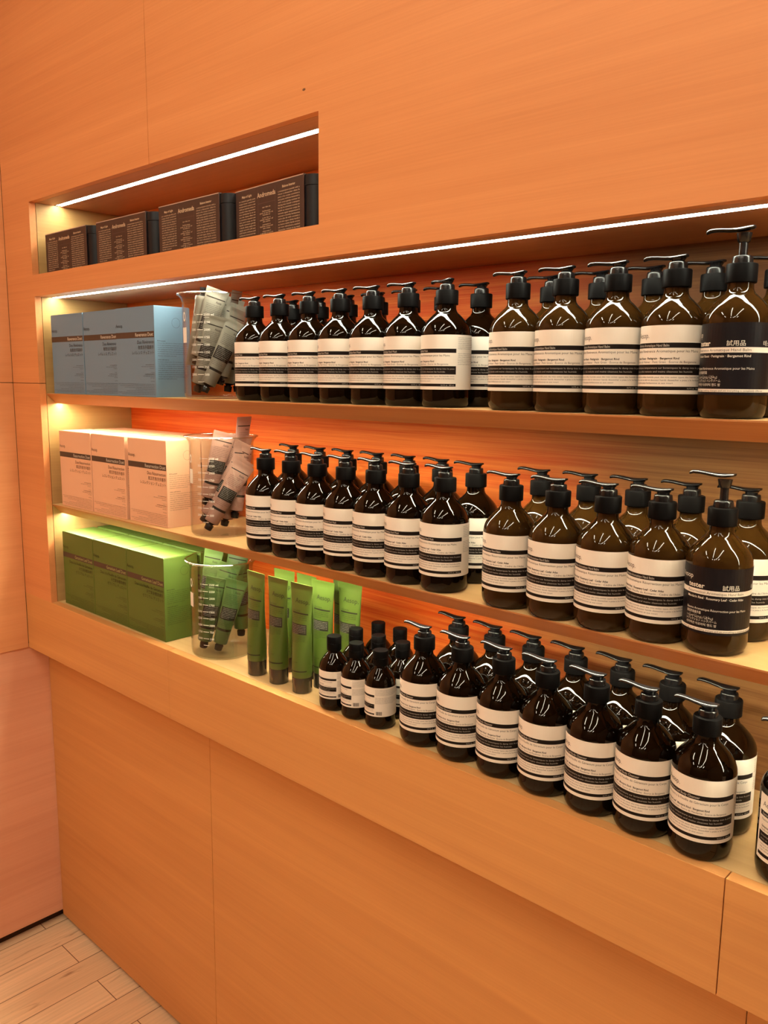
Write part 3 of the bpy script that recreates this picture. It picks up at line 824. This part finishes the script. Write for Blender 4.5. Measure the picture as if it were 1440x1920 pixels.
M_blue = mat('blue_card', (.14, .24, .34), .5, bump=(300, .04)); M_pink = mat('pink_card', (.83, .475, .29), .5, bump=(300, .04)); M_green = mat('green_card', (.085, .140, .020), .48, bump=(300, .04))
M_bandb = mat('carton_band', (.06, .035, .025), .5); M_inkb = mat('blue_ink', (.035, .035, .035), .6); M_inkp = mat('pink_ink', (.16, .07, .04), .6); M_inkg = mat('green_ink', (.018, .020, .005), .6)
M_wg = mat('green_title', (.30, .30, .12), .6); M_wb = mat('pale_title', (.55, .50, .42), .5)
specs = [
 ('blue_carton', M_blue, M_inkb, M_bandb, M_wb, 'Reverence Duet', 'Duo Révérence', '敬意洗手霜護手', 'レバレンス デュエット', S1, 0, 'blue',
   [(.1665, .022), (.3110, .024), (.4560, .018)], [], 'upper shelf'),
 ('pink_carton', M_pink, M_inkp, M_bandb, M_wb, 'Resurrection Duet', 'Duo Résurrection', '賦活芳香洗手護手', 'レスレクション デュエット', S2, 0, 'pink',
   [(.1690, .026), (.3140, .028), (.4640, .030)], [(.1700, .112), (.3160, .113), (.4620, .114)], 'lower shelf'),
 ('green_carton', M_green, M_inkg, M_bandb, M_wg, 'Geranium Leaf Duet', 'Duo à la Feuille de Géranium', '天竺葵身體潔膚乳', 'ゼラニウム デュエット', BZ0, 0, 'green',
   [(.1640, .024), (.3080, .024), (.4520, .024)], [(.1640, .112), (.3080, .112), (.4520, .112)], 'ledge'),
]
for (nm, mc, mi, mb, mw, ti, fr, cj, ka, z, _, colr, front, rear, where) in specs:
    p = None
    for row, lst in (('front', front), ('rear', rear)):
        for i, (x, y) in enumerate(lst):
            if p is None: o = p = make_carton(nm, mc, mi, mb, mw, ti, fr, cj, ka)
            else: o = copy_tree(p)
            o.location = (x, y, z+.0003)
            o.rotation_euler = (0, 0, R((.6, -.4, .2)[i] if colr != 'green' else (.0, .1, 0)[i]))
            if row == 'front':
                lb = '%s gift carton on the %s, %s' % (colr, where, ('nearest the left side wall', 'middle one of the front row', 'right end of the front row, beside the beaker')[i])
            else:
                lb = '%s gift carton behind the front row on the %s, %s' % (colr, where, ('at the left', 'in the middle', 'at the right')[i])
            tag(o, lb, 'box', '%s gift cartons' % colr)

# ------------------------------------------------------------ dark tins with printed sleeves in the small niche
M_sleeve = mat('sleeve_card', (.050, .024, .018), .5); M_tin = mat('tin_black', (.009, .008, .010), .42, spec=.3); M_cream = mat('sleeve_print', (.62, .46, .30), .55)
M_sedge = mat('sleeve_rim', (.50, .34, .26), .6); M_srule = mat('sleeve_rule', (.10, .055, .042), .5)
def make_tin():
    o = empty('gift_tin'); w, d, h = .186, .105, .086
    def rr(bm, x0, x1, y0, y1, z0, z1, r):
        bot = []; top = []
        for cx, cy, a0 in ((x1-r, y0+r, -90), (x1-r, y1-r, 0), (x0+r, y1-r, 90), (x0+r, y0+r, 180)):
            for k in range(7):
                a = R(a0+90*k/6); bot.append(bm.verts.new((cx+r*cos(a), cy+r*sin(a), z0))); top.append(bm.verts.new((cx+r*cos(a), cy+r*sin(a), z1)))
        n = len(bot)
        for k in range(n): bm.faces.new((bot[k], bot[(k+1) % n], top[(k+1) % n], top[k]))
        bm.faces.new(bot[::-1]); bm.faces.new(top)
    bm = bmesh.new(); rr(bm, .002, w+.022, .002, d, 0, h-.017, .020); kid(o, new_obj('tin_body', bm, M_tin, o, smooth=True, angle=30))
    bm = bmesh.new(); rr(bm, .001, w+.023, .001, d+.001, h-.0165, h-.001, .021); kid(o, new_obj('lid', bm, M_tin, o, smooth=True, angle=30))
    bm = bmesh.new(); box(bm, 0, w, -.0012, .0004, 0, h); box(bm, 0, w, -.0012, d*.9, h-.0006, h+.0006, 0); rect(bm, 0, w, h-.0009, h+.0006, lambda x, z: (x, -.0014, z), 1)
    rect(bm, w-.0012, w, 0, h, lambda x, z: (x, -.0014, z), 2)
    sl = kid(o, new_obj('sleeve', bm, [M_sleeve, M_sedge, M_srule], o)); sl['label'] = 'dark brown printed card sleeve'
    bm = bmesh.new(); f = lambda x, z: (x, -.0016, z)
    put_text(bm, 'Maps of Light', .0052, .033, h-.0130, f, 0, 'C', .02)
    put_text(bm, 'Andromeda', .0105, .088, h-.0185, f, 0, 'C', .015)
    put_text(bm, 'Balance Interior', .0052, .148, h-.0120, f, 0, 'C', .02)
    for k in range(15): put_text(bm, para(22 if k < 14 else 13, 300+k), .0036, .010, h-.0190-k*.0042, f, 0, width=.047 if k < 14 else .030)
    for k in range(16): put_text(bm, para(28 if k < 15 else 20, 400+k), .0036, .120, h-.0180-k*.0042, f, 0, width=.056 if k < 15 else .042)
    for b_, z in enumerate((.036, .042, .0525, .063, .0735)):
        for k, ww in enumerate((.022,) if b_ == 0 else (.022, .036, .020)):
            put_text(bm, para(int(ww/.0021), 500+b_*5+k), .0033, .088, h-z-k*.0030, f, 0, 'C', width=ww)
    rect(bm, .0645, .0652, 0.002, h-.006, f, 1); rect(bm, .1120, .1127, 0.002, h-.006, f, 1); rect(bm, .065, .112, h-.0285, h-.0279, f, 1)
    kid(sl, new_obj('lettering', bm, [M_cream, M_srule], sl))
    return o
p = None
for i, (x, y, rz) in enumerate(((.160, .024, -.3), (.383, .026, .4), (.620, .024, .2), (.830, .042, -3.5))):
    if p is None: o = p = make_tin()
    else: o = copy_tree(p)
    o.location = (x, y, AZ0+.0002); o.rotation_euler = (0, 0, R(rz))
    tag(o, 'black tin in a dark printed sleeve in the small niche, %s' % ('leftmost', 'second from the left', 'third from the left', 'rightmost and nearest')[i], 'tin', 'sleeved tins in the small niche')
